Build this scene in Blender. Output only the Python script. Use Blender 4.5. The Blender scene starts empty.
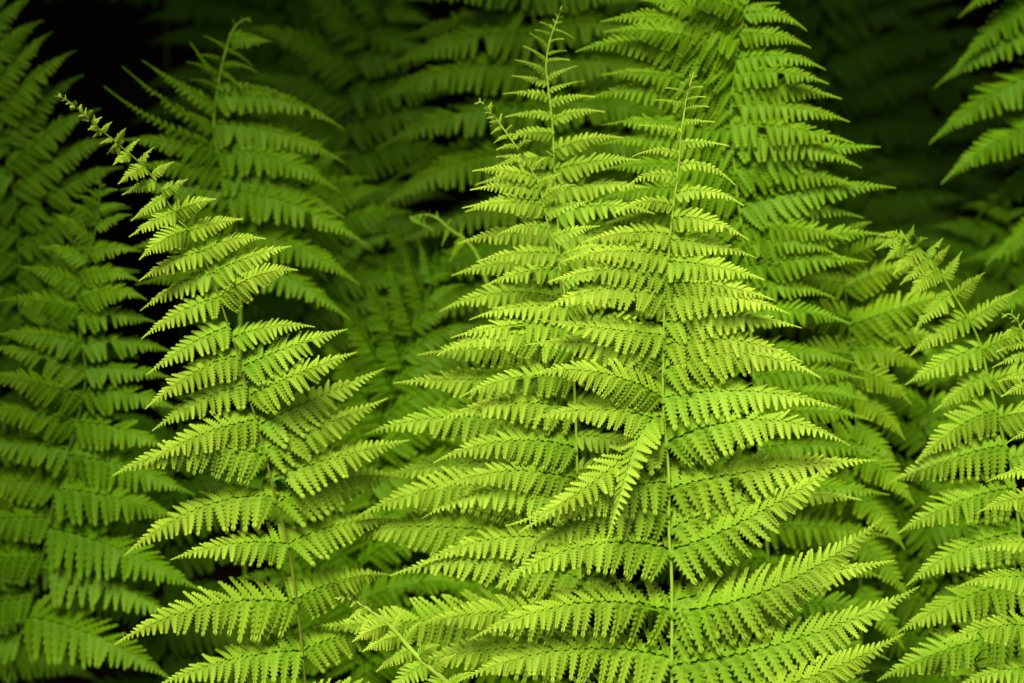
import bpy, math, random
import numpy as np

# ------------------------------------------------------------------ camera
W, H = 1024, 683
PITCH = math.radians(20)
CAM = np.array([0.0, 0.0, 0.84])
LENS = 100.0
FPX = W * LENS / 36.0
R_ = np.array([1.0, 0, 0])
F_ = np.array([0.0, math.cos(PITCH), -math.sin(PITCH)])
U_ = np.array([0.0, math.sin(PITCH), math.cos(PITCH)])
sc = bpy.context.scene
cam_d = bpy.data.cameras.new('camera'); cam = bpy.data.objects.new('camera', cam_d)
sc.collection.objects.link(cam); sc.camera = cam
cam.location = CAM; cam.rotation_euler = (math.pi / 2 - PITCH, 0, 0)
cam_d.lens = LENS; cam_d.sensor_width = 36; cam_d.clip_start = 0.05; cam_d.clip_end = 500
cam_d.dof.use_dof = True; cam_d.dof.focus_distance = 1.238; cam_d.dof.aperture_fstop = 10

# ------------------------------------------------------------------ light
SUN_EL, SUN_AZ = 62, 198            # azimuth measured clockwise from +Y: behind the camera, a bit left
world = bpy.data.worlds.new('World'); sc.world = world; world.use_nodes = True
nt = world.node_tree; bg = nt.nodes['Background']
sky = nt.nodes.new('ShaderNodeTexSky'); sky.sky_type = 'NISHITA'; sky.sun_disc = False
sky.sun_elevation = math.radians(SUN_EL); sky.sun_rotation = math.radians(SUN_AZ)
sky.dust_density = 4.0; sky.air_density = 1.0; sky.ozone_density = 1.0
nt.links.new(sky.outputs[0], bg.inputs[0]); bg.inputs[1].default_value = 0.05
sun_d = bpy.data.lights.new('sun', 'SUN'); sun = bpy.data.objects.new('sun', sun_d)
sc.collection.objects.link(sun)
sun_d.energy = 5.0; sun_d.angle = math.radians(24); sun_d.color = (1.0, 0.95, 0.78)
sun.rotation_euler = (math.radians(90 - SUN_EL), 0, math.radians(180 - SUN_AZ) + math.pi)
a = math.radians(SUN_AZ); e = math.radians(SUN_EL)
from mathutils import Vector
sdir = Vector((math.sin(a) * math.cos(e), math.cos(a) * math.cos(e), math.sin(e)))
sun.rotation_euler = sdir.to_track_quat('Z', 'Y').to_euler()
sun.location = (0, 0, 3)
sc.view_settings.view_transform = 'Standard'; sc.view_settings.look = 'None'
sc.view_settings.exposure = 0.44; sc.view_settings.gamma = 1.0
sc.render.engine = 'CYCLES'
sc.cycles.use_denoising = True
sc.cycles.max_bounces = 6; sc.cycles.transmission_bounces = 4; sc.cycles.diffuse_bounces = 2

rng = np.random.default_rng(11)
random.seed(5)

# ------------------------------------------------------------------ materials
def leaf_material(name, base, young):
    m = bpy.data.materials.new(name); m.use_nodes = True
    n = m.node_tree.nodes; l = m.node_tree.links
    n.clear()
    out = n.new('ShaderNodeOutputMaterial')
    pr = n.new('ShaderNodeBsdfPrincipled'); tr = n.new('ShaderNodeBsdfTranslucent'); mx = n.new('ShaderNodeMixShader')
    mx.inputs[0].default_value = 0.13
    pr.inputs['Roughness'].default_value = 0.50
    pr.inputs['Specular IOR Level'].default_value = 0.10
    at = n.new('ShaderNodeAttribute'); at.attribute_name = 'age_and_light'  # blends to young: new growth plus tip light, put into the colour
    oi = n.new('ShaderNodeObjectInfo')
    tc = n.new('ShaderNodeTexCoord')
    no = n.new('ShaderNodeTexNoise'); no.inputs['Scale'].default_value = 28; no.inputs['Detail'].default_value = 4
    l.new(tc.outputs['Object'], no.inputs['Vector'])
    c1 = n.new('ShaderNodeMixRGB'); c1.inputs[1].default_value = (*base, 1); c1.inputs[2].default_value = (*young, 1)
    l.new(at.outputs['Fac'], c1.inputs[0])
    # per leaflet tint and soft mottling of the blade
    hs = n.new('ShaderNodeHueSaturation')
    a1 = n.new('ShaderNodeMath'); a1.operation = 'MULTIPLY_ADD'; a1.inputs[1].default_value = 0.009; a1.inputs[2].default_value = 0.4965
    l.new(oi.outputs['Random'], a1.inputs[0]); l.new(a1.outputs[0], hs.inputs['Hue'])
    a2 = n.new('ShaderNodeMapRange'); a2.inputs[1].default_value = 0.3; a2.inputs[2].default_value = 0.7
    a2.inputs[3].default_value = 0.86; a2.inputs[4].default_value = 1.12
    l.new(no.outputs['Fac'], a2.inputs[0]); l.new(a2.outputs[0], hs.inputs['Value'])
    l.new(c1.outputs[0], hs.inputs['Color'])
    l.new(hs.outputs[0], pr.inputs['Base Color'])
    tcx = n.new('ShaderNodeMixRGB'); tcx.blend_type = 'MULTIPLY'; tcx.inputs[0].default_value = 1
    tcx.inputs[2].default_value = (1.0, 1.05, 0.4, 1)
    l.new(hs.outputs[0], tcx.inputs[1]); l.new(tcx.outputs[0], tr.inputs['Color'])
    no2 = n.new('ShaderNodeTexNoise'); no2.inputs['Scale'].default_value = 900; no2.inputs['Detail'].default_value = 2
    l.new(tc.outputs['Object'], no2.inputs['Vector'])
    bp = n.new('ShaderNodeBump'); bp.inputs['Strength'].default_value = 0.35; bp.inputs['Distance'].default_value = 0.0004
    l.new(no2.outputs['Fac'], bp.inputs['Height']); l.new(bp.outputs[0], pr.inputs['Normal'])
    l.new(pr.outputs[0], mx.inputs[1]); l.new(tr.outputs[0], mx.inputs[2]); l.new(mx.outputs[0], out.inputs[0])
    return m

def plain(name, col, rough=0.6, scale=60, lo=0.75, hi=1.2, bump=0.0):
    m = bpy.data.materials.new(name); m.use_nodes = True
    n = m.node_tree.nodes; l = m.node_tree.links
    pr = n['Principled BSDF']; pr.inputs['Roughness'].default_value = rough
    pr.inputs['Specular IOR Level'].default_value = 0.0 if rough > 0.9 else 0.15
    tc = n.new('ShaderNodeTexCoord'); no = n.new('ShaderNodeTexNoise'); no.inputs['Scale'].default_value = scale
    no.inputs['Detail'].default_value = 6
    l.new(tc.outputs['Object'], no.inputs['Vector'])
    mr = n.new('ShaderNodeMapRange'); mr.inputs[1].default_value = 0.3; mr.inputs[2].default_value = 0.7
    mr.inputs[3].default_value = lo; mr.inputs[4].default_value = hi
    l.new(no.outputs['Fac'], mr.inputs[0])
    hs = n.new('ShaderNodeHueSaturation'); hs.inputs['Color'].default_value = (*col, 1)
    l.new(mr.outputs[0], hs.inputs['Value']); l.new(hs.outputs[0], pr.inputs['Base Color'])
    if bump:
        bp = n.new('ShaderNodeBump'); bp.inputs['Strength'].default_value = 0.8; bp.inputs['Distance'].default_value = bump
        l.new(no.outputs['Fac'], bp.inputs['Height']); l.new(bp.outputs[0], pr.inputs['Normal'])
    return m

M = {
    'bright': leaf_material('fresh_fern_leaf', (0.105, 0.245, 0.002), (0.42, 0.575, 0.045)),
    'mid':    leaf_material('half_shade_fern_leaf', (0.078, 0.195, 0.001), (0.18, 0.33, 0.006)),  # darker copy: part of the shade on rear fronds is in the colour
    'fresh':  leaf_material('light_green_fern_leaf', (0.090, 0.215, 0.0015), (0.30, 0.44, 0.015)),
    'deep':   leaf_material('deep_shade_fern_leaf', (0.055, 0.140, 0.001), (0.11, 0.24, 0.003)),  # shaded copy: the deep shade at the back is put into the colour
    'costa':  plain('leaflet_midrib', (0.13, 0.26, 0.008), 0.5),
    'rib':    plain('pale_green_stem', (0.17, 0.30, 0.015), 0.5),
    'ribp':   plain('pale_young_stem', (0.27, 0.40, 0.035), 0.5),
    'ribd':   plain('green_stem', (0.07, 0.14, 0.006), 0.5),
    'brown':  plain('olive_brown_stem', (0.13, 0.17, 0.015), 0.55),
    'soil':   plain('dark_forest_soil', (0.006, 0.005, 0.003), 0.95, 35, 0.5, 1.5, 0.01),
    'leaf2':  plain('seedling_leaf', (0.09, 0.20, 0.01), 0.5),
}

# ------------------------------------------------------------------ mesh helpers
def at(px, py, d):
    return CAM + d * (F_ + (px - W / 2) / FPX * R_ - (py - H / 2) / FPX * U_)

def make_mesh(name, V, Q, age_and_light, mats):
    me = bpy.data.meshes.new(name)
    V = np.asarray(V, np.float32); Q = np.asarray(Q, np.int32)
    me.vertices.add(len(V)); me.vertices.foreach_set('co', V.ravel())
    me.loops.add(Q.size); me.loops.foreach_set('vertex_index', Q.ravel())
    me.polygons.add(len(Q))
    me.polygons.foreach_set('loop_start', np.arange(0, Q.size, 4, dtype=np.int32))
    me.polygons.foreach_set('use_smooth', np.ones(len(Q), bool))
    me.update(calc_edges=True)
    if age_and_light is not None:
        at_ = me.attributes.new('age_and_light', 'FLOAT', 'POINT'); at_.data.foreach_set('value', np.asarray(age_and_light, np.float32))
    me.materials.append(mats)
    return me

def link(name, me, parent=None):
    o = bpy.data.objects.new(name, me); sc.collection.objects.link(o)
    if parent is not None:
        o.parent = parent
        base = parent
        off = np.zeros(3)
        while base is not None:
            off += np.array(base.location); base = base.parent
        o.location = (0, 0, 0)
    return o

def tube(P, rad, sides=6):
    """closed tapering tube along the points P with radius per point"""
    P = np.asarray(P, float); n = len(P)
    T = np.gradient(P, axis=0); T /= np.linalg.norm(T, axis=1)[:, None] + 1e-12
    ref = np.array([0.3, -0.9, 0.2]); A = np.cross(T, ref); A /= np.linalg.norm(A, axis=1)[:, None]
    B = np.cross(T, A)
    th = np.linspace(0, 2 * np.pi, sides, endpoint=False)
    V = P[:, None] + np.asarray(rad)[:, None, None] * (np.cos(th)[None, :, None] * A[:, None] + np.sin(th)[None, :, None] * B[:, None])
    V = V.reshape(-1, 3); Q = []
    for i in range(n - 1):
        for j in range(sides):
            k = (j + 1) % sides
            Q.append((i * sides + j, i * sides + k, (i + 1) * sides + k, (i + 1) * sides + j))
    return V, np.array(Q)

def pinnule_template(teeth, notch):
    """unit leaf lobe: x 0..1 along, y half width 1, three columns a side"""
    xs, ws = [], []
    if teeth:
        for k in range(teeth):
            x0 = 0.02 + 0.90 * k / teeth; x1 = 0.02 + 0.90 * (k + 0.72) / teeth
            for x, f in ((x0, 1 - notch if k else 1.0), (x1, 1.0)):
                xs.append(x); ws.append(f)
        xs.append(0.955); ws.append(1.0)
    else:
        for x in (0.0, 0.2, 0.45, 0.7, 0.87, 0.96): xs.append(x); ws.append(1.0)
    xs.append(1.0); ws.append(0.0)
    xs = np.array(xs); ws = np.array(ws)
    prof = (0.88 + 0.12 * np.clip(xs / 0.12, 0, 1)) * (1 - 0.60 * np.clip((xs - 0.15) / 0.85, 0, 1) ** 1.2) * np.sqrt(np.clip(1 - np.clip((xs - 0.60) / 0.405, 0, 1) ** 2.4, 0, 1))
    hw = prof * ws
    V, Q = [], []
    for x, w, f in zip(xs, hw, ws):
        lean = 0.07 if f == 1.0 and teeth else 0.0
        p = 1.0 if f == 1.0 else 0.0
        V += [(x + lean * 0.6, -w, 0, p), (x, -w * 0.5, 1, p), (x, 0, 2, 0), (x, w * 0.5, 1, p), (x + lean * 0.6, w, 0, p)]
    for i in range(len(xs) - 1):
        for j in range(4):
            Q.append((5 * i + j, 5 * i + j + 1, 5 * i + j + 6, 5 * i + j + 5))
    return np.array(V, float), np.array(Q)

TPL = {2: pinnule_template(7, 0.52), 1: pinnule_template(5, 0.30), 0: pinnule_template(0, 0)}

def bez(B, C1, C2, T, u):
    u = u[:, None]
    return (1 - u) ** 3 * B + 3 * (1 - u) ** 2 * u * C1 + 3 * (1 - u) * u * u * C2 + u ** 3 * T

def norm(v): return v / (np.linalg.norm(v, axis=-1, keepdims=True) + 1e-12)

def leaflet(parent, B, T, mat, rib, detail, tilt, arch, young, mids=None, width=0.185, curl=0.25, midrib=True, sgn0=None, small=-0.2):
    """one pinna: midrib curve from B to T, rows of toothed lobes on either side, in one mesh"""
    L = np.linalg.norm(T - B)
    side = 1.0 if (T - B) @ R_ > 0 else -1.0
    if mids is not None:
        C1, C2 = mids
    else:
        jit = rng.normal(0, 0.015, 2) * L
        C1 = B + 0.33 * (T - B) + U_ * arch * L + F_ * jit[0]
        C2 = B + 0.72 * (T - B) + U_ * arch * 0.95 * L + F_ * jit[1]
    # sample
    n = int(round(12 + 0.066 * L / 0.00045 * (1.0 if detail == 2 else 0.9)))
    n = max(6, min(32, n))
    k = np.arange(n)
    sp = 0.22 + 0.78 * (1 - k / (n - 1)) ** 0.85
    u = np.cumsum(sp) / sp.sum()
    u = 0.015 + (u - u[0]) / (u[-1] - u[0]) * 0.965
    fine = np.linspace(0, 1, 60); PF = bez(B, C1, C2, T, fine)
    s_len = np.concatenate([[0], np.cumsum(np.linalg.norm(np.diff(PF, axis=0), axis=1))]); Ltot = s_len[-1]
    def atlen(q):
        uu = np.interp(q * Ltot, s_len, fine)
        P = bez(B, C1, C2, T, uu)
        e = 0.004
        Tn = norm(bez(B, C1, C2, T, np.clip(uu + e, 0, 1)) - bez(B, C1, C2, T, np.clip(uu - e, 0, 1)))
        return P, Tn
    sgn = None
    tw = rng.normal(0, 0.10)
    twist = rng.normal(0, 0.22)
    tplV, tplQ = TPL[detail]
    VV, QQ, AA = [], [], []; off = 0
    P0, T0 = atlen(np.array([0.3]))
    pp = np.cross(F_, T0[0]); sgn = 1.0 if pp @ U_ > 0 else -1.0
    if sgn0 is not None: sgn = sgn0
    gap = np.gradient(u) * Ltot
    missing = rng.random((n, 2)) < 0.012
    for row in (1, -1):
        stag = 0.35 * np.gradient(u) if row < 0 else 0
        P, Tn = atlen(np.clip(u + stag, 0, 0.995))
        perp = norm(sgn * np.cross(F_[None], Tn))
        th = tilt + tw + twist * (u - 0.3)
        s = norm(np.cos(th)[:, None] * perp + np.sin(th)[:, None] * F_[None])
        s = norm(s - (s * Tn).sum(1)[:, None] * Tn)
        nn = norm(np.cross(Tn, s)); fl = np.sign(-(nn @ F_)); fl[fl == 0] = 1; nn = nn * fl[:, None]
        f = (1 - u) ** 1.5 * (1 + 1.5 * u) * (0.88 + 0.12 * np.clip(u / 0.12, 0, 1)) + 0.034
        ln = width * (1 + small * math.exp(-L / 0.00045 / 35)) * L * f * rng.normal(1, 0.045, n)
        if row < 0: ln[0] *= 1.08
        wd = np.minimum(gap * (0.66 if row > 0 else 0.72), ln * 0.44) * (1 - 0.20 * np.clip(u / 0.5, 0, 1)) * rng.normal(1, 0.05, n)
        phi = np.radians((16 if row > 0 else 7) + 24 * u ** 1.3) + rng.normal(0, 0.05, n)
        dl = np.radians((4 if row > 0 else 15)) + rng.normal(0, 0.09, n)
        D = norm(np.cos(phi)[:, None] * (row * np.cos(dl)[:, None] * s - np.sin(dl)[:, None] * nn) + np.sin(phi)[:, None] * Tn)
        N = norm(nn - (nn * D).sum(1)[:, None] * D)
        S = np.cross(N, D)
        roll = rng.normal(0.0, 0.10, n) + 0.12 * row * side
        N2 = np.cos(roll)[:, None] * N + np.sin(roll)[:, None] * S
        S2 = np.cross(N2, D)
        cu = curl * rng.normal(1, 0.35, n)
        x = tplV[:, 0]; y = tplV[:, 1]; zc = tplV[:, 2]; pk = tplV[:, 3] if detail else 0.0
        # long axis curls down, blade gently folded with rolled edges
        for i in range(n):
            if missing[i, 0 if row > 0 else 1] and detail: continue
            zz = -cu[i] * ln[i] * x ** 2 + wd[i] * (np.where(zc == 1, 0.20, np.where(zc == 0, 0.02, 0.0)) + 0.30 * pk)
            bend = rng.normal(0.06, 0.06) * x ** 2 * ln[i]
            V = P[i] + (x * ln[i])[:, None] * D[i] + (y * wd[i])[:, None] * S2[i] + zz[:, None] * N2[i] + bend[:, None] * Tn[i]
            VV.append(V); QQ.append(tplQ + off); off += len(V)
            AA.append(np.clip(young * (0.25 + 0.75 * u[i]) + 0.36 * x ** 1.5 + rng.normal(0, 0.04), 0, 1))  # lobe ends paler: light on the tips painted over the growth tint
    # winged blade strip running along the midrib joins the lobes
    us = np.linspace(0, 0.999, 26); P, Tn = atlen(us)
    perp = norm(sgn * np.cross(F_[None], Tn)); th = tilt + tw + twist * (us - 0.3)
    s = norm(np.cos(th)[:, None] * perp + np.sin(th)[:, None] * F_[None])
    wg = np.clip(width * L * 0.07 * (1 - us) ** 0.6 + 0.00025, 0, 0.0016)[:, None]
    strip = np.concatenate([P - s * wg, P, P + s * wg], 1).reshape(-1, 3)
    q = []
    for i in range(25):
        for j in range(2): q.append((3 * i + j, 3 * i + j + 1, 3 * i + j + 4, 3 * i + j + 3))
    VV.append(strip); QQ.append(np.array(q) + off); AA.append(np.clip(young * np.repeat(us, 3), 0, 1)); off += len(strip)
    V = np.concatenate(VV); Q = np.concatenate(QQ); A = np.concatenate([np.broadcast_to(a_, (len(v_),)) for a_, v_ in zip(AA, VV)])
    base = np.array(parent.location)
    o = link('leaflet', make_mesh('leaflet', V - base, Q, A, mat), parent)
    if midrib:
        rr = np.clip(0.00042 * (1 - us * 0.85), 0.0001, 1) * min(1.0, 0.35 + L / 0.09 * 0.65)
        nn = norm(np.cross(Tn, s)); nn = nn * np.sign(-(nn @ F_))[:, None]
        tv, tq = tube(P + nn * rr[:, None] * 0.15, rr, 5)
        link('midrib', make_mesh('midrib', tv - base, tq, None, rib), o)
    return o

def smooth_poly(pts, n):
    """Catmull-Rom resample of a polyline"""
    pts = np.asarray(pts, float)
    p = np.vstack([2 * pts[0] - pts[1], pts, 2 * pts[-1] - pts[-2]])
    seg = np.linalg.norm(np.diff(pts[:, :2], axis=0), axis=1); cum = np.concatenate([[0], np.cumsum(seg)])
    q = np.linspace(0, cum[-1], n); out = []
    for v in q:
        i = min(np.searchsorted(cum, v, side='right') - 1, len(pts) - 2); t = (v - cum[i]) / max(seg[i], 1e-9)
        a0, a1, a2, a3 = p[i], p[i + 1], p[i + 2], p[i + 3]
        out.append(0.5 * ((2 * a1) + (-a0 + a2) * t + (2 * a0 - 5 * a1 + 4 * a2 - a3) * t * t + (-a0 + 3 * a1 - 3 * a2 + a3) * t ** 3))
    return np.array(out)

def ground_z(x, y):
    return 0.02 * math.sin(x * 3.1 + 1) * math.cos(y * 2.3) + 0.012 * math.sin(x * 9 + y * 7)

class Frond:
    def __init__(self, label, pts, depth, dslope=0.0, mat='mid', detail=1, tilt=38, rib='ribd', stem_r=0.0009, young=0.4,
                 group=None, midrib=True, category='fern frond', name='fern_frond'):
        """pts: stem outline tip -> base; depth in metres at the middle of the frame height; dslope: metres per 1000 px down"""
        pts = np.array(pts, float)
        c = smooth_poly(pts, 120)
        self.c = c; self.depth = depth; self.ds = dslope
        self.P = np.array([at(x, y, depth + dslope * (y - 340) / 1000) for x, y in c])
        self.T = np.gradient(self.P, axis=0)
        last = self.P[-1]
        if last[2] > 0.05:
            d = norm(self.T[-1]); h = last[2]
            root = last + np.array([d[0] / max(0.3, abs(d[2])) * h * 0.5, h * 0.10, -h])
        else:
            root = last + np.array([0, 0.0, -max(last[2], 0) - 0.01])
        root[2] = ground_z(root[0], root[1]) - 0.005
        h = np.linalg.norm(last - root)
        uu = np.linspace(0, 1, 14)[1:]
        low = bez(last, last + norm(self.T[-1]) * h * 0.35, root + np.array([0, -0.01, h * 0.3]), root, uu)
        allP = np.vstack([self.P, low])
        e = bpy.data.objects.new(name, None); sc.collection.objects.link(e); e.location = root + np.array([0, 0, 0.005])
        e['label'] = label; e['category'] = category
        if group: e['group'] = group
        e.empty_display_size = 0.02
        self.root = e
        q = np.linspace(0, 1, len(allP))
        rad = stem_r * 0.8 * (0.42 + 0.58 * np.clip(q / 0.75, 0, 1) ** 0.8)
        tv, tq = tube(allP, rad, 7)
        link('stem', make_mesh('stem', tv - np.array(e.location), tq, None, M[rib]), e)
        self.m = M[mat]; self.rib = M['costa']; self.detail = detail; self.tilt = math.radians(tilt); self.young = young
        self.midrib = midrib; self.arch = 0.08; self.width = 0.187; self.small = -0.2; self.thin = None
        self.L = np.linalg.norm(np.diff(c, axis=0), axis=1).sum()

    def base(self, by):
        ys = self.c[:, 1]
        i = int(np.argmin(np.abs(ys - by)))
        return self.P[i], i

    def leaf(self, tx, ty, by, dd=0.0, arch=None, mids=None, tilt=None, young=None, sgn0=None, width=None):
        B, i = self.base(by)
        db = (B - CAM) @ F_
        Lpx = math.hypot(tx - self.c[i, 0], ty - self.c[i, 1])
        d = db + dd - 0.00017 * Lpx + rng.normal(0, 0.006)
        T = at(tx, ty, d)
        mm = None
        if mids is not None:
            mm = (at(mids[0][0], mids[0][1], db - 0.004), at(mids[1][0], mids[1][1], (db + d) / 2 - 0.006))
        t = i / len(self.c)
        a_ = (self.arch if arch is None else arch) + rng.normal(0, 0.02)
        yg = (self.young * (1.25 - 0.7 * t)) if young is None else young
        if width is None: width = self.width
        if self.thin and by < self.thin[0]: width = width * (self.thin[2] + (1 - self.thin[2]) * max(0, (by - self.thin[1]) / (self.thin[0] - self.thin[1])))
        leaflet(self.root, B, T, self.m, self.rib, self.detail, self.tilt if tilt is None else math.radians(tilt), a_, yg, mids=mm,
                midrib=self.midrib, sgn0=sgn0, width=width or self.width, small=self.small)

    def leaves(self, lst):
        for t in lst: self.leaf(*t[:3], **(t[3] if len(t) > 3 else {}))

    def tipbits(self, q_end, k=7, Lmax=10):
        """the tiny leaflets towards the growing tip"""
        n = len(self.c)
        for j in range(k):
            for s_ in (-1, 1):
                i = int(q_end * n * (j + 0.5 + 0.25 * s_) / k) + 1
                i = min(i, n - 2)
                tan = self.c[i + 1] - self.c[i]; tan = tan / (np.linalg.norm(tan) + 1e-9)
                nrm = np.array([-tan[1], tan[0]]) * s_
                L = 3 + (Lmax - 3) * (j + 1) / k
                tp = self.c[i] + nrm * L * 0.85 - tan * L * 0.55
                self.leaf2d(i, tp, 0.05)

    def leaf2d(self, i, tp, arch, young=None):
        B = self.P[i]; db = (B - CAM) @ F_
        Lpx = np.linalg.norm(tp - self.c[i])
        T = at(tp[0], tp[1], db - 0.00017 * Lpx + rng.normal(0, 0.004))
        t = i / len(self.c)
        leaflet(self.root, B, T, self.m, self.rib, self.detail, self.tilt, arch + rng.normal(0, 0.02),
                self.young * (1.25 - 0.7 * t) if young is None else young, midrib=self.midrib, width=self.width, small=self.small)

    def auto(self, n, Lm, up0=40, up1=0, both=(1, 1), t0=0.02, t1=1.0, power=0.75, lean=(0, 0), t_full=0.55):
        """leaflets by envelope: n pairs, longest Lm px, angle above the perpendicular from up0 (tip) to up1 (base)"""
        N = len(self.c)
        for j in range(n):
            q = t0 + (t1 - t0) * ((j + 0.4) / n) ** 1.25
            for k, s_ in enumerate((-1, 1)):
                if not both[k]: continue
                qq = min(q + 0.3 * s_ * (t1 - t0) / n, 0.995)
                i = int(max(1, min(N - 2, qq * N)))
                tan = self.c[min(i + 2, N - 1)] - self.c[max(i - 2, 0)]; tan = tan / (np.linalg.norm(tan) + 1e-9)
                # s_=-1: left of the stem in the picture
                nrm = np.array([tan[1], -tan[0]]) * s_
                al = math.radians(up0 + (up1 - up0) * min(q * 1.3, 1) + lean[k] + rng.normal(0, 3))
                L = Lm * (min(q / t_full, 1) ** power) * rng.normal(1, 0.05) + 4
                tp = self.c[i] + L * (math.cos(al) * nrm - math.sin(al) * tan)
                self.leaf2d(i, tp, self.arch)

# ------------------------------------------------------------------ ground
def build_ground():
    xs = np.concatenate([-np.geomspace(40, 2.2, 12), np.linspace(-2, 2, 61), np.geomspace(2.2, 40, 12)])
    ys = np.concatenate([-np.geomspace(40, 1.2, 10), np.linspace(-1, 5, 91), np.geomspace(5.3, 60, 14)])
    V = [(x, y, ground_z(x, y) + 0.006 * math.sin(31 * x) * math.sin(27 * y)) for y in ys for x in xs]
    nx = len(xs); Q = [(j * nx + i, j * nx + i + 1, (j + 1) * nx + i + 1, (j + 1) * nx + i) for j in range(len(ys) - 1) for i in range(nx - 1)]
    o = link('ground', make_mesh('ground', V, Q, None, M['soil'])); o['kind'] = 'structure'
build_ground()

# ------------------------------------------------------------------ unseen saplings, added to shade the far fronds
def sapling(label, x, y, boxes, nleaf, seed, low=None, nlow=0):
    g = np.random.default_rng(seed)
    z0 = ground_z(x, y) - 0.01
    e = bpy.data.objects.new('shade_sapling', None); sc.collection.objects.link(e); e.location = (x, y, z0)
    e['label'] = label; e['category'] = 'tree'; e['group'] = 'unseen saplings added for shade'
    o0 = np.array([x, y, z0])
    P = np.array([[0, 0, 0], [.02, .01, .5], [-.02, 0, 1.0], [.03, -.03, 1.6], [0, 0.02, 2.3], [.04, 0, 3.0]])
    P = smooth_poly(P, 24); tv, tq = tube(P, np.linspace(0.045, 0.012, len(P)), 10)
    link('trunk', make_mesh('trunk', tv, tq, None, M['bark']), e)
    (x0, x1, y0, y1, zl, zh) = boxes
    VV, QQ, off = [], [], 0
    nb = 26
    for b in range(nb + (5 if low else 0)):
        if b == nb: (x0, x1, y0, y1, zl, zh) = low; b_ = 0
        tgt = np.array([x0 + (x1 - x0) * g.random(), y0 + (y1 - y0) * ((b + 0.5) / nb if b < nb else (b - nb + 0.3) / 5), zl + 0.03 + (zh - zl) * g.random()]) - o0
        st = np.array([0, 0, min(2.6, tgt[2] + g.uniform(-0.1, 0.5))])
        u = np.linspace(0, 1, 16)
        Bp = bez(st, st + (tgt - st) * 0.3 + [0, 0, 0.12], st + (tgt - st) * 0.75 + [0, 0, 0.1], tgt, u)
        v, q = tube(Bp, np.linspace(0.011, 0.002, 16), 5)
        link('branch', make_mesh('branch', v, q, None, M['bark']), e)
    lx = np.array([0, .25, .5, .75, 1.0]); lw = np.array([0.05, .8, 1.0, .65, 0.03])
    (x0, x1, y0, y1, zl, zh) = boxes
    for k in range(nleaf + nlow):
        if k == nleaf: (x0, x1, y0, y1, zl, zh) = low
        ly = g.uniform(y0, y1)
        c = np.array([g.uniform(x0, x1), ly, zl - 0.16 * min(max(ly - 1.55, 0), 1.0) + (zh - zl) * g.random() ** 1.3]) - o0
        L = g.uniform(0.05, 0.09); az = g.uniform(0, 2 * math.pi)
        D = np.array([math.cos(az), math.sin(az), g.uniform(-.5, .15)]); D /= np.linalg.norm(D)
        N = np.array([g.normal(0, .3), g.normal(0, .3), 1]); N -= (N @ D) * D; N /= np.linalg.norm(N); S = np.cross(N, D)
        for xx, w in zip(lx, lw):
            m_ = c + D * xx * L - N * 0.18 * L * xx ** 2
            VV += [m_ - S * w * L * .3 + N * w * L * .06, m_, m_ + S * w * L * .3 + N * w * L * .06]
        for i in range(4):
            for j in range(2): QQ.append((off + 3 * i + j, off + 3 * i + j + 1, off + 3 * i + j + 4, off + 3 * i + j + 3))
        off += 15
    link('shade_crown', make_mesh('shade_crown', VV, QQ, None, M['shade_canopy']), e)
M['bark'] = plain('grey_brown_bark', (0.09, 0.07, 0.05), 0.9, 40, 0.6, 1.3, 0.002)
M['shade_canopy'] = plain('shade_sapling_leaf', (0.045, 0.10, 0.01), 0.5)
sapling('unseen broadleaf sapling added to shade the rear ferns on the right', 1.15, 2.7, (-0.15, 2.2, 1.33, 4.2, 0.76, 1.4), 11000, 3)
sapling('unseen broadleaf sapling added to shade the rear ferns on the left', -1.20, 2.6, (-2.3, -0.05, 1.19, 4.2, 0.76, 1.4), 11000, 4, (-1.2, -0.31, 0.94, 1.14, 0.78, 0.92), 330)  # low leaf box is also added, to darken the lower left

# ------------------------------------------------------------------ hero fronds
# tall sharp frond right of the centre
f = Frond('tallest sharp yellow-green frond right of the centre, its stem running to the bottom edge',
          [(694, 72), (690, 85), (686, 100), (684, 115), (681, 133), (680, 150), (677, 180), (673, 210), (670, 240), (668, 266), (665, 290),
           (664, 330), (663, 399), (666, 440), (669, 480), (669, 532), (671, 560), (672, 600), (672, 683), (673, 745)],
          1.255, 0.02, 'bright', 2, 40, 'ribp', 0.0010, 0.80)
f.thin = (250, 100, 0.62)
f.tipbits(0.02, 2, 6)
f.leaves([(681, 82, 86), (666, 88, 95), (655, 100, 107), (638, 125, 131), (632, 157, 153, dict(arch=.18)), (622, 190, 181, dict(arch=.2)),
          (615, 213, 206, dict(arch=.16)), (581, 243, 236, dict(arch=.12)), (563, 261, 258), (548, 282, 276),
          (537, 313, 297, dict(arch=.16)), (538, 319, 338, dict(arch=-.02)), (524, 345, 360, dict(arch=.08, dd=.01)), (527, 376, 398, dict(arch=.16)),
          (530, 420, 425, dict(arch=.08, dd=.012)),
          (605, 546, 418, dict(mids=((636, 415), (628, 478)), young=.8, width=.135, dd=-.012)),
          (505, 526, 446, dict(mids=((625, 440), (590, 505)), young=.75, width=.135, dd=-.012)),
          (518, 533, 484, dict(arch=.10)), (512, 560, 515, dict(arch=.12, dd=.012)), (495, 588, 552, dict(arch=.12)),
          (469, 640, 612, dict(arch=.12)), (456, 682, 660, dict(arch=.10)), (440, 740, 705)])
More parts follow.
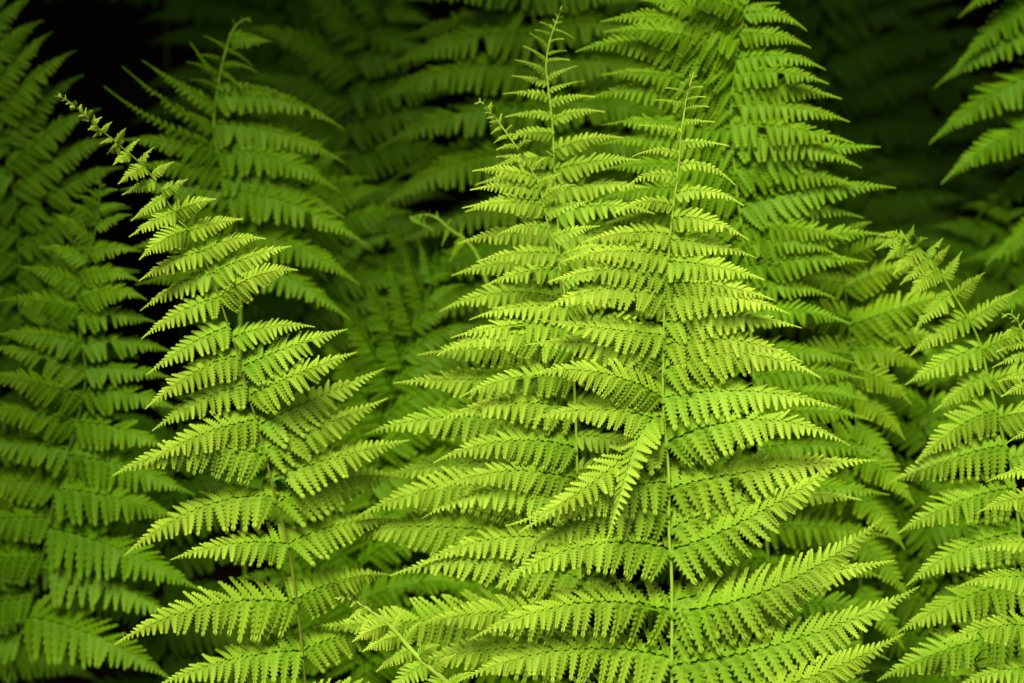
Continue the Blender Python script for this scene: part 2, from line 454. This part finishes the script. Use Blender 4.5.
f.leaves([(703, 87, 90), (706, 97, 100), (709, 107, 110), (715, 122, 124), (729, 146, 143), (735, 185, 168, dict(arch=.25)), 
          (744, 206, 194, dict(arch=.16)), (749, 240, 219, dict(arch=.10)), (757, 258, 243), (765, 280, 262), (774, 300, 284),
          (790, 314, 302), (802, 328, 322), (802, 362, 344, dict(arch=.14)), (821, 378, 372, dict(arch=.14)), (838, 408, 398),
          (851, 446, 442, dict(arch=.16)), (878, 460, 492, dict(arch=.03, dd=.015)), (845, 457, 550, dict(arch=-.10, tilt=36)), (862, 500, 530, dict(dd=.03)),
          (884, 516, 612, dict(arch=-.10, tilt=34)), (895, 560, 600, dict(dd=.03, arch=.0)), (920, 586, 664, dict(arch=-.08, tilt=33)), (905, 633, 716, dict(arch=-.06, tilt=34)), (850, 560, 640, dict(dd=.03, arch=-.05, tilt=34)), (870, 670, 740)])

# frond with the curled tip, left of it
f = Frond('sharp frond with a small curled brownish tip, just left of the tallest bright frond',
          [(475, 104), (481, 102), (488, 107), (495, 117), (505, 131), (520, 152), (533, 173), (541, 192), (548, 225), (556, 250), (564, 290), (571, 340),
           (575, 400), (577, 460), (580, 560), (584, 690), (585, 745)], 1.285, 0.02, 'bright', 2, 40, 'ribp', 0.0009, 0.75)
f.small = 0.3; f.thin = (240, 130, 0.75)
f.tipbits(0.05, 5, 9)
f.leaves([(487, 119, 114), (490, 127, 121), (491, 134, 127), (494, 143, 136), (496, 150, 145), (496, 157, 158), (472, 171, 177), (470, 190, 190), (462, 208, 203, dict(arch=.06)), (497, 235, 228, dict(arch=.12)),
          (476, 262, 252), (484, 286, 273), (469, 320, 310, dict(arch=.12)), (450, 338, 328), (436, 356, 348, dict(arch=.16)), (460, 397, 378, dict(arch=.14)),
          (435, 422, 412, dict(arch=.12)), (433, 463, 450, dict(arch=.14)), (436, 490, 480), (421, 519, 505, dict(arch=.14)), (419, 565, 545, dict(arch=.12)), (389, 576, 578, dict(arch=.10)),
          (415, 625, 615), (400, 668, 655)])
f.leaves([(512, 125, 130), (522, 133, 141), (532, 141, 152), (545, 158, 167), (561, 173, 186, dict(arch=0)), (575, 185, 198), (593, 200, 214, dict(arch=.02)), (600, 226, 238), (605, 245, 258),
          (612, 272, 285), (622, 300, 312), (640, 335, 340), (655, 370, 372), (665, 410, 408), (660, 455, 440), (665, 480, 470), (668, 530, 505), (690, 570, 545), (690, 620, 590), (690, 670, 640)])

# tall frond behind it
f = Frond('tall slim upright frond with a straight pointed tip, close behind the curled-tip frond',
          [(562, 6), (557, 20), (550, 40), (546, 65), (548, 85), (551, 110), (553, 133), (555, 180), (558, 225), (560, 270), (563, 330), (567, 400), (571, 470),
           (575, 560), (579, 690), (580, 745)], 1.335, 0.02, 'bright', 2, 38, 'ribp', 0.0009, 0.55)
f.thin = (200, 30, 0.6)
f.tipbits(0.03, 4, 6)
f.leaves([(540, 22, 29), (535, 30, 35), (529, 33, 45), (523, 46, 57), (515, 60, 70), (512, 76, 82), (503, 94, 99), (505, 117, 116), (498, 138, 134), (490, 168, 158), (475, 185, 180), (465, 212, 200),
          (457, 244, 232, dict(arch=.10)), (451, 276, 265, dict(arch=.12)), (439, 312, 302, dict(arch=.14)), (417, 355, 352), (393, 383, 392, dict(arch=.04)), (361, 436, 440, dict(arch=.08)),
          (372, 480, 472, dict(dd=.02)), (354, 519, 505, dict(arch=.12)), (326, 536, 548, dict(arch=.06)), (313, 626, 615, dict(arch=.04))])
f.leaves([(573, 38, 28), (564, 39, 40), (567, 51, 51), (570, 60, 62), (577, 66, 76), (585, 81, 90), (595, 97, 106), (605, 112, 122), (624, 138, 150), (640, 160, 170), (650, 188, 192), (655, 214, 215),
          (660, 240, 240), (668, 266, 266), (680, 300, 295), (690, 345, 330), (690, 390, 365), (690, 430, 405), (700, 480, 440), (700, 530, 480), (700, 580, 530), (710, 650, 590), (710, 700, 650)])

# large frond behind right
f = Frond('large frond behind the tallest one, reaching the top edge of the picture',
          [(754, -22), (750, -5), (745, 12), (738, 45), (734, 80), (731, 110), (733, 150), (738, 200), (745, 250), (748, 290), (752, 350), (757, 420), (763, 500), (772, 600), (780, 700), (784, 750)],
          1.40, 0.02, 'mid', 2, 38, 'rib', 0.0011, 0.60)
f.leaves([(775, -12, -8), (780, 3, 6), (807, 31, 14, dict(arch=.16)), (811, 48, 36, dict(arch=.12)), (826, 70, 58, dict(arch=.12)), (829, 84, 72), (842, 99, 90, dict(arch=.10)), (850, 122, 105), (854, 143, 122), (862, 168, 140),
          (881, 147, 172, dict(arch=.03)), (859, 187, 180), (896, 188, 212, dict(arch=.06)), (864, 218, 205), (884, 234, 246), (868, 262, 268), (850, 240, 232), (840, 256, 245), (821, 275, 262), (835, 298, 285), (851, 324, 314), (856, 363, 346), (866, 379, 375),
          (868, 400, 395), (870, 420, 418), (885, 455, 450), (890, 495, 488), (894, 538, 530), (890, 580, 570), (900, 620, 605), (890, 660, 640), (900, 700, 680)])
f.leaves([(730, -15, -8), (715, -8, 2), (668, 2, 14, dict(arch=.14)), (640, 0, 26, dict(arch=.1)), (600, 22, 38, dict(arch=.12)), (603, 32, 54, dict(arch=.10)), (575, 52, 74, dict(arch=.16)), (600, 75, 92), (585, 100, 112, dict(arch=.12)), (600, 125, 132),
          (598, 145, 152), (600, 170, 176), (598, 200, 200), (600, 225, 222), (600, 250, 246), (605, 280, 275), (610, 320, 310), (615, 360, 350), (620, 400, 390),
          (620, 440, 425), (625, 490, 465), (625, 540, 510), (625, 590, 560), (630, 640, 610), (640, 690, 660)])

# arching frond at the left
f = Frond('bright arching frond at the left, its thin tip bending over against the black gap',
          [(54, 96), (63, 98), (75, 106), (87, 117), (97, 127), (111, 138), (125, 150), (140, 163), (150, 174), (160, 188), (168, 203), (178, 217), (190, 232), (200, 250), (210, 272),
           (220, 300), (229, 328), (240, 361), (247, 390), (257, 423), (266, 458), (277, 505), (288, 545), (297, 605), (303, 660), (310, 745)],
          1.27, 0.05, 'bright', 2, 36, 'brown', 0.0008, 0.70)
f.small = 0.25; f.width = 0.21
f.tipbits(0.07, 6, 8)
f.leaves([(80, 112, 112), (86, 120, 119), (88, 130, 126), (93, 137, 131), (100, 144, 137), (107, 154, 146), (113, 165, 155), (118, 184, 168), (122, 195, 180), (131, 221, 196), (129, 237, 213), (139, 260, 232), (139, 281, 252),
          (140, 311, 275), (141, 339, 300), (146, 375, 328), (145, 409, 358), (152, 431, 388), (143, 465, 420), (112, 476, 455, dict(arch=.12)), (124, 556, 500, dict(arch=.14)), (170, 560, 543, dict(arch=.10)),
          (114, 645, 603, dict(arch=.12)), (153, 688, 655, dict(arch=.10)), (170, 750, 700)])
f.leaves([(93, 110, 118), (102, 117, 125), (112, 122, 133), (126, 128, 142), (140, 139, 152), (154, 147, 162), (174, 162, 176), (188, 179, 192), (216, 199, 212), (243, 219, 230), (266, 239, 252), (292, 246, 274), (298, 270, 300),
          (315, 327, 340, dict(arch=.10)), (348, 329, 368, dict(arch=.04)), (357, 352, 396, dict(arch=.04)), (385, 368, 428, dict(dd=.04, arch=.0)), (388, 398, 452, dict(dd=.04, arch=.0)), (410, 440, 478, dict(dd=.04, arch=.02)), (410, 480, 506, dict(dd=.06)), (400, 520, 543, dict(dd=.06)),
          (392, 575, 602, dict(dd=.06)), (400, 635, 655, dict(dd=.06)), (400, 690, 700)])

# right frond
f = Frond('frond leaning left behind the right edge fronds, long leaflets pointing down-left',
          [(893, 232), (905, 238), (918, 247), (932, 262), (945, 280), (957, 300), (972, 325), (982, 350), (988, 378), (996, 408), (1003, 438), (1010, 460), (1016, 500), (1022, 560), (1026, 640), (1030, 745)],
          1.33, 0.0, 'bright', 2, 36, 'rib', 0.0011, 0.45)
f.width = 0.225; f.small = 0.2
f.tipbits(0.05, 4, 9)
f.leaves([(878, 236, 234), (876, 250, 238), (884, 262, 243), (893, 275, 250), (900, 285, 260), (908, 298, 272), (914, 331, 292), (910, 356, 318), (905, 385, 348), (933, 412, 376, dict(arch=.06)), (915, 463, 408), (889, 483, 445, dict(arch=.02)), (897, 534, 488), (906, 586, 535),
          (895, 634, 582), (877, 681, 635), (890, 730, 690)])
f.leaves([(914, 225, 240), (928, 238, 246), (943, 238, 256, dict(arch=0)), (950, 245, 264, dict(arch=0)), (962, 251, 276, dict(arch=.0)), (985, 272, 298, dict(arch=.0)), (1018, 290, 322, dict(arch=.0)), (1040, 330, 352), (1060, 370, 385), (1080, 420, 420), (1090, 470, 460),
          (1100, 520, 505), (1110, 580, 560), (1110, 640, 620)])

f = Frond('sharp pale frond cut by the right edge of the picture, thin leaflets pointing left',
          [(1002, 318), (1008, 314), (1015, 318), (1022, 332), (1030, 365), (1038, 420), (1045, 500), (1050, 600), (1055, 745)], 1.235, 0.0, 'bright', 2, 48, 'rib', 0.0013, 0.65)
f.tipbits(0.08, 5, 9)
f.leaves([(1001, 336, 332), (996, 352, 344), (992, 368, 356), (998, 382, 374), (1001, 397, 388), (1009, 414, 405), (1006, 444, 434, dict(arch=.18)), (986, 482, 468, dict(arch=.12)), (977, 513, 502, dict(arch=.12)), (968, 553, 545, dict(arch=.08)),
          (953, 589, 585, dict(arch=.08)), (940, 643, 628, dict(arch=.10)), (950, 690, 672)])
f.leaves([(1035, 330, 338), (1050, 350, 360), (1065, 380, 390), (1080, 420, 425), (1095, 465, 465), (1110, 520, 510), (1130, 580, 560), (1150, 650, 620)])

# small unfurling frond, bottom
f = Frond('small unfurling pale frond in front, leaning left at the bottom edge between two big fronds',
          [(338, 600), (343, 597), (352, 600), (365, 607), (380, 618), (395, 631), (405, 643), (418, 657), (430, 668), (445, 681), (460, 700), (470, 740)],
          1.235, 0.0, 'bright', 2, 30, 'ribp', 0.0017, 0.9)
f.width = 0.27; f.small = 0.0
f.tipbits(0.14, 5, 10)
f.leaves([(348, 620, 608), (360, 630, 616), (352, 642, 625), (362, 652, 636), (376, 672, 650), (384, 698, 664, dict(arch=.08)), (410, 720, 680),
          (362, 596, 607), (372, 602, 612), (384, 606, 621), (400, 612, 630), (420, 622, 643), (440, 645, 657), (456, 654, 670), (470, 672, 684)])

# ------------------------------------------------------------------ soft fronds behind
f = Frond('soft green frond low on the left side, behind the bright arching frond',
          [(100, 168), (100, 190), (98, 215), (92, 245), (82, 275), (78, 310), (82, 345), (86, 375), (80, 410), (72, 440), (57, 486), (42, 560), (22, 630), (5, 700), (0, 750)],
          1.43, 0.03, 'mid', 1, 42, 'ribd', 0.0012, 0.45)
f.width = 0.24
f.tipbits(0.05, 4, 8)
f.leaves([(85, 188, 196), (75, 195, 208), (66, 203, 222), (52, 213, 240), (38, 248, 262), (18, 266, 285, dict(arch=.05)), (0, 300, 312), (-8, 335, 345, dict(arch=.10)), (-14, 348, 375), (-20, 375, 400), (-30, 410, 425), (-40, 445, 450), (-50, 490, 485), (-60, 530, 520), (-70, 580, 560), (-70, 630, 600), (-70, 670, 640),
          (118, 190, 195), (125, 205, 210), (132, 215, 228), (142, 252, 250), (140, 282, 275, dict(arch=.14)), (147, 300, 298, dict(arch=.15)), (155, 322, 318), (172, 352, 345), (172, 378, 368), (178, 410, 395), (172, 450, 425), (195, 495, 455, dict(arch=.05)), (180, 520, 490, dict(arch=.1)), (200, 590, 530, dict(arch=.08)), (185, 625, 565, dict(arch=.08)), (172, 680, 620)])

def soft(label, pts, depth, n, Lm, up0=35, up1=0, mat='mid', detail=1, both=(1, 1), lean=(0, 0), t0=0.02, tilt=40, young=0.3, tfull=0.55, group=None, arch=0.12):
    f = Frond(label, pts, depth, 0.02, mat, detail, tilt, 'ribd', 0.0011, young, midrib=False, group=group)
    f.width = 0.22
    f.arch = arch
    f.auto(n, Lm, up0, up1, both, t0, 1.0, lean=lean, t_full=tfull)
    return f

soft('blurred frond cut by the left edge, top leaflets fanning right into the black gap',
     [(-40, -70), (-32, -20), (-22, 30), (-10, 80), (5, 140), (15, 200), (20, 270), (20, 350)], 1.55, 17, 112, 25, 10, lean=(0, 8))
f = Frond('blurred frond with a knobbly unfurling tip in the upper left, over the black gap',
          [(250, 18), (240, 22), (232, 32), (226, 50), (221, 70), (217, 95), (214, 130), (222, 170), (235, 215), (240, 270), (240, 350)], 1.48, 0.02, 'mid', 1, 36, 'rib', 0.0013, 0.5, midrib=False)
f.tipbits(0.05, 2, 8)
f.leaves([(204, 36, 48, dict(width=.12)), (190, 42, 82, dict(arch=-.02, width=.10)), (186, 62, 76, dict(width=.12)), (142, 60, 108, dict(arch=-.02, width=.12)), (122, 66, 132, dict(arch=-.06, width=.08)), (104, 86, 146, dict(arch=-.06, width=.07)),
          (118, 140, 158), (128, 165, 175), (120, 190, 195), (130, 220, 220), (125, 250, 245), (135, 285, 275),
          (274, 42, 37, dict(arch=.05, width=.3)), (252, 66, 48, dict(width=.12)), (258, 73, 66, dict(arch=.1, width=.12)), (243, 88, 72, dict(width=.12)), (290, 98, 88, dict(arch=.10, width=.10)), (345, 130, 100, dict(arch=.14, width=.14)), (345, 163, 126, dict(arch=.12)), (340, 192, 150, dict(arch=.12)),
          (366, 245, 192, dict(arch=.12)), (345, 218, 172), (360, 285, 232), (350, 320, 262), (196, 55, 62, dict(width=.14)), (190, 80, 92, dict(width=.14)), (178, 96, 112, dict(width=.14)), (165, 112, 130)])

f = Frond('large blurred frond with long level leaflets, left of the slim upright frond',
          [(530, -60), (532, -20), (534, 20), (536, 60), (538, 100), (540, 150), (540, 200), (540, 250), (538, 320), (535, 400)], 1.60, 0.02, 'mid', 1, 40, 'ribd', 0.0018, 0.25, midrib=False)
f.leaves([(420, -40, -50), (391, 4, -12, dict(arch=.08)), (384, 70, 38, dict(arch=.12)), (398, 40, 12, dict(dd=.05)), (371, 103, 72, dict(arch=.12)), (376, 150, 110, dict(arch=.12)), (374, 212, 155, dict(arch=.12)), (390, 180, 135, dict(dd=.05)), (385, 250, 200), (390, 290, 240), (380, 330, 280),
          (660, 0, -10), (670, 40, 30), (680, 80, 65), (680, 120, 105), (690, 160, 150), (680, 210, 195), (680, 260, 240)])

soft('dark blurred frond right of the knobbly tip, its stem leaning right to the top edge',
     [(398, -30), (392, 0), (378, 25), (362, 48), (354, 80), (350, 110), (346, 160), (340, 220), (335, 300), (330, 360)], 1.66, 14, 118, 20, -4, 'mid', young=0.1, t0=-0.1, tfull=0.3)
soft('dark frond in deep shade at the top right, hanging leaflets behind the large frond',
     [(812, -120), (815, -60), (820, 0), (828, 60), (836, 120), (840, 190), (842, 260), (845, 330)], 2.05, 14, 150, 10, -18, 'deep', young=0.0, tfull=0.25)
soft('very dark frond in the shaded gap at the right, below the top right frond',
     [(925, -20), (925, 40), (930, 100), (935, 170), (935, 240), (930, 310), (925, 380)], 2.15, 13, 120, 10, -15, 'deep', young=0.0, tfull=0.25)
f = Frond('soft frond cut by the right edge near the top, four blurred leaflets pointing down-left',
          [(1062, -120), (1058, -60), (1060, 0), (1064, 60), (1068, 130), (1072, 200), (1076, 270), (1078, 340)], 1.56, 0.02, 'mid', 1, 38, 'ribd', 0.0018, 0.2, midrib=False)
f.leaves([(990, -60, -90), (958, 18, -55, dict(arch=.05)), (956, 67, -12, dict(arch=.05)), (934, 88, 22, dict(arch=.10)), (929, 144, 68, dict(arch=.10)), (941, 184, 118, dict(arch=.10)), (975, 220, 160, dict(dd=.06)), (985, 265, 200), (960, 262, 235, dict(dd=.05)), (985, 320, 280)])

f = Frond('soft broad-lobed frond filling the gap left of the right-hand frond',
          [(842, 225), (840, 250), (845, 290), (850, 340), (855, 400), (858, 460), (860, 560), (862, 700)], 1.425, 0.02, 'fresh', 1, 22, 'ribd', 0.0011, 0.35, midrib=False)
f.width = 0.25; f.small = 0.1
f.leaves([(872, 222, 240, dict(arch=.1)), (898, 238, 262, dict(arch=.08)), (925, 262, 290, dict(arch=.06)), (958, 292, 326, dict(arch=.06)), (945, 338, 345, dict(arch=.1)), (925, 372, 352, dict(arch=.15)), (912, 405, 372, dict(arch=.15)), (905, 440, 398, dict(arch=.15)), (898, 470, 425, dict(arch=.15)),
          (915, 505, 455, dict(arch=.12)), (905, 550, 495, dict(arch=.12)), (910, 600, 540, dict(arch=.12)), (905, 650, 590),
          (790, 240, 255), (780, 280, 285), (775, 320, 320), (770, 360, 355), (765, 410, 395), (760, 460, 440), (760, 510, 485), (760, 570, 540)])
soft('dim frond deep in the narrow gap between the broad-lobed and right-hand fronds',
     [(945, 335), (938, 370), (930, 410), (922, 460), (915, 520), (910, 590), (908, 700)], 1.50, 11, 90, 25, -10, 'mid', young=0.1, tfull=0.3)
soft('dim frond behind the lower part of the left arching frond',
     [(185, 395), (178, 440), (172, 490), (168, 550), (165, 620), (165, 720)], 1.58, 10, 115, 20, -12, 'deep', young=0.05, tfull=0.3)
soft('second dim frond lower down behind the arching frond, right of its stem',
     [(345, 470), (338, 520), (332, 570), (328, 640), (326, 720)], 1.50, 9, 95, 25, -5, 'mid', both=(1, 0), young=0.05, tfull=0.3)
soft('dim frond low in the gap right of the tallest bright frond',
     [(868, 440), (866, 470), (862, 510), (858, 560), (853, 610), (850, 680), (850, 740)], 1.56, 9, 95, 20, -25, 'mid', young=0.05, tfull=0.3)
soft('blurred frond between the left arching frond and the centre, leaflets rising steeply',
     [(440, 262), (425, 300), (408, 345), (392, 400), (378, 460), (366, 530), (358, 600), (352, 700)], 1.50, 13, 118, 40, 8, 'mid', young=0.15, tfull=0.35, lean=(20, 10))
soft('blurred frond leaning right behind the left arching frond, under the knobbly tip',
     [(292, 130), (298, 170), (300, 220), (302, 280), (305, 340), (310, 420), (314, 500)], 1.56, 15, 115, 30, -8, 'mid', young=0.1, tfull=0.3)
soft('blurred frond in the middle distance, below the long level leaflets left of the centre',
     [(445, 225), (440, 260), (430, 310), (430, 370), (432, 440), (436, 520), (440, 600)], 1.60, 15, 115, 25, -5, 'mid', young=0.1, tfull=0.3)
soft('dim frond at the left edge, under the leaflets of the soft left frond',
     [(40, 190), (30, 240), (15, 300), (0, 380), (-10, 460), (-15, 540), (-20, 620), (-20, 720)], 1.62, 14, 130, 25, -8, 'mid', young=0.05, tfull=0.3)
soft('shaded frond behind the stem at the lower centre, seen through gaps of the brighter fronds',
     [(520, 420), (512, 480), (506, 540), (500, 600), (498, 680), (498, 740)], 1.50, 10, 110, 20, -8, 'mid', young=0.1, tfull=0.3)
soft('shaded frond at the bottom right corner behind the right edge frond',
     [(955, 470), (950, 520), (944, 570), (940, 630), (938, 690), (938, 740)], 1.50, 9, 115, 20, -15, 'mid', young=0.1, tfull=0.3)
soft('shaded frond behind the lower right leaflets of the tallest bright frond',
     [(800, 560), (796, 600), (792, 650), (790, 710), (790, 760)], 1.48, 8, 105, 20, -15, 'mid', young=0.2, tfull=0.3)
soft('pale soft frond high behind the tops of the central bright fronds',
     [(640, -60), (638, -10), (636, 50), (634, 110), (632, 180), (630, 260), (630, 340)], 1.72, 14, 110, 20, -10, 'mid', young=0.1, tfull=0.2)
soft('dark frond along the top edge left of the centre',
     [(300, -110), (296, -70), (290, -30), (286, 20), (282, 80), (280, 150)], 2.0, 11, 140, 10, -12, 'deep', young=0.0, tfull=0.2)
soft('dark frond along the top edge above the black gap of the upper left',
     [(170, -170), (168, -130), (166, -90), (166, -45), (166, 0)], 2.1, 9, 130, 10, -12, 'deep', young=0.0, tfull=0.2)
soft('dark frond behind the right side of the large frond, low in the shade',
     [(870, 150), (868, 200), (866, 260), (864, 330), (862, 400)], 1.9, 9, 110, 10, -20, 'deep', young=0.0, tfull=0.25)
soft('dark frond at the right edge under the blurred top right leaflets',
     [(1010, 200), (1010, 240), (1008, 290), (1006, 350), (1004, 430)], 1.75, 9, 100, 15, -15, 'mid', young=0.0, tfull=0.3)

f = Frond('tiny young frond with a knobbly curled tip, poking left in the dark, left of centre',
          [(410, 219), (418, 216), (428, 215), (438, 219), (446, 226), (455, 233), (465, 240), (480, 262), (500, 330)], 1.43, 0.0, 'mid', 1, 30, 'rib', 0.0016, 0.7, midrib=False)
f.tipbits(0.2, 5, 7)
f.leaves([(433, 231, 218), (425, 222, 216), (442, 246, 228), (465, 222, 236), (452, 218, 226), (450, 262, 238)])

# small seedling among the fronds at the lower right
def seedling(label, px, py, d, leaves):
    B = at(px, py, d); root = np.array([B[0] + 0.005, B[1] + 0.02, 0.0]); root[2] = ground_z(root[0], root[1])
    e = bpy.data.objects.new('seedling', None); sc.collection.objects.link(e); e.location = root
    e['label'] = label; e['category'] = 'seedling'
    top = at(leaves[0][0], leaves[0][1], d)
    P = bez(root - np.array([0, 0, .004]), root + np.array([0, 0, .12]), B + np.array([0.002, 0.004, -.06]), B, np.linspace(0, 1, 20))
    tv, tq = tube(P, np.linspace(0.0011, 0.0005, 20), 6); link('stem', make_mesh('stem', tv - root, tq, None, M['rib']), e)
    for (ax, ay, bx, by, w) in leaves:
        A = at(ax, ay, d - .002); T = at(bx, by, d - 0.012)
        Lv = np.linalg.norm(T - A); D = (T - A) / Lv; N = norm(-F_ * .6 + U_ * .8 - ((-F_ * .6 + U_ * .8) @ D) * D); S = np.cross(N, D)
        u = np.linspace(0, 1, 12); hw = w * 0.00045 * np.sin(np.pi * u ** 0.8) ** 0.8 + 0.00005
        V = []; 
        for k, uu in enumerate(u):
            m_ = A + D * Lv * uu - N * Lv * .2 * uu * uu
            for y in (-1, -.5, 0, .5, 1): V.append(m_ + S * hw[k] * y + N * hw[k] * .35 * abs(y))
        Q = [(5 * i + j, 5 * i + j + 1, 5 * i + j + 6, 5 * i + j + 5) for i in range(11) for j in range(4)]
        link('leaf', make_mesh('leaf', np.array(V) - root, Q, np.repeat(u * .3, 5), M['fresh']), e)
        v, q = tube(bez(B, (B + A) / 2, (B + A) / 2, A, np.linspace(0, 1, 6)), np.full(6, .0003), 5)
        link('leaf_stalk', make_mesh('leaf_stalk', v - root, q, None, M['rib']), e)
seedling('small broadleaf seedling with smooth oval leaves low at the bottom right', 977, 668, 1.27,
         [(975, 662, 984, 644, 4), (973, 664, 991, 656, 4.5), (972, 672, 955, 671, 4.5), (977, 676, 976, 692, 4), (982, 668, 1000, 672, 4)])
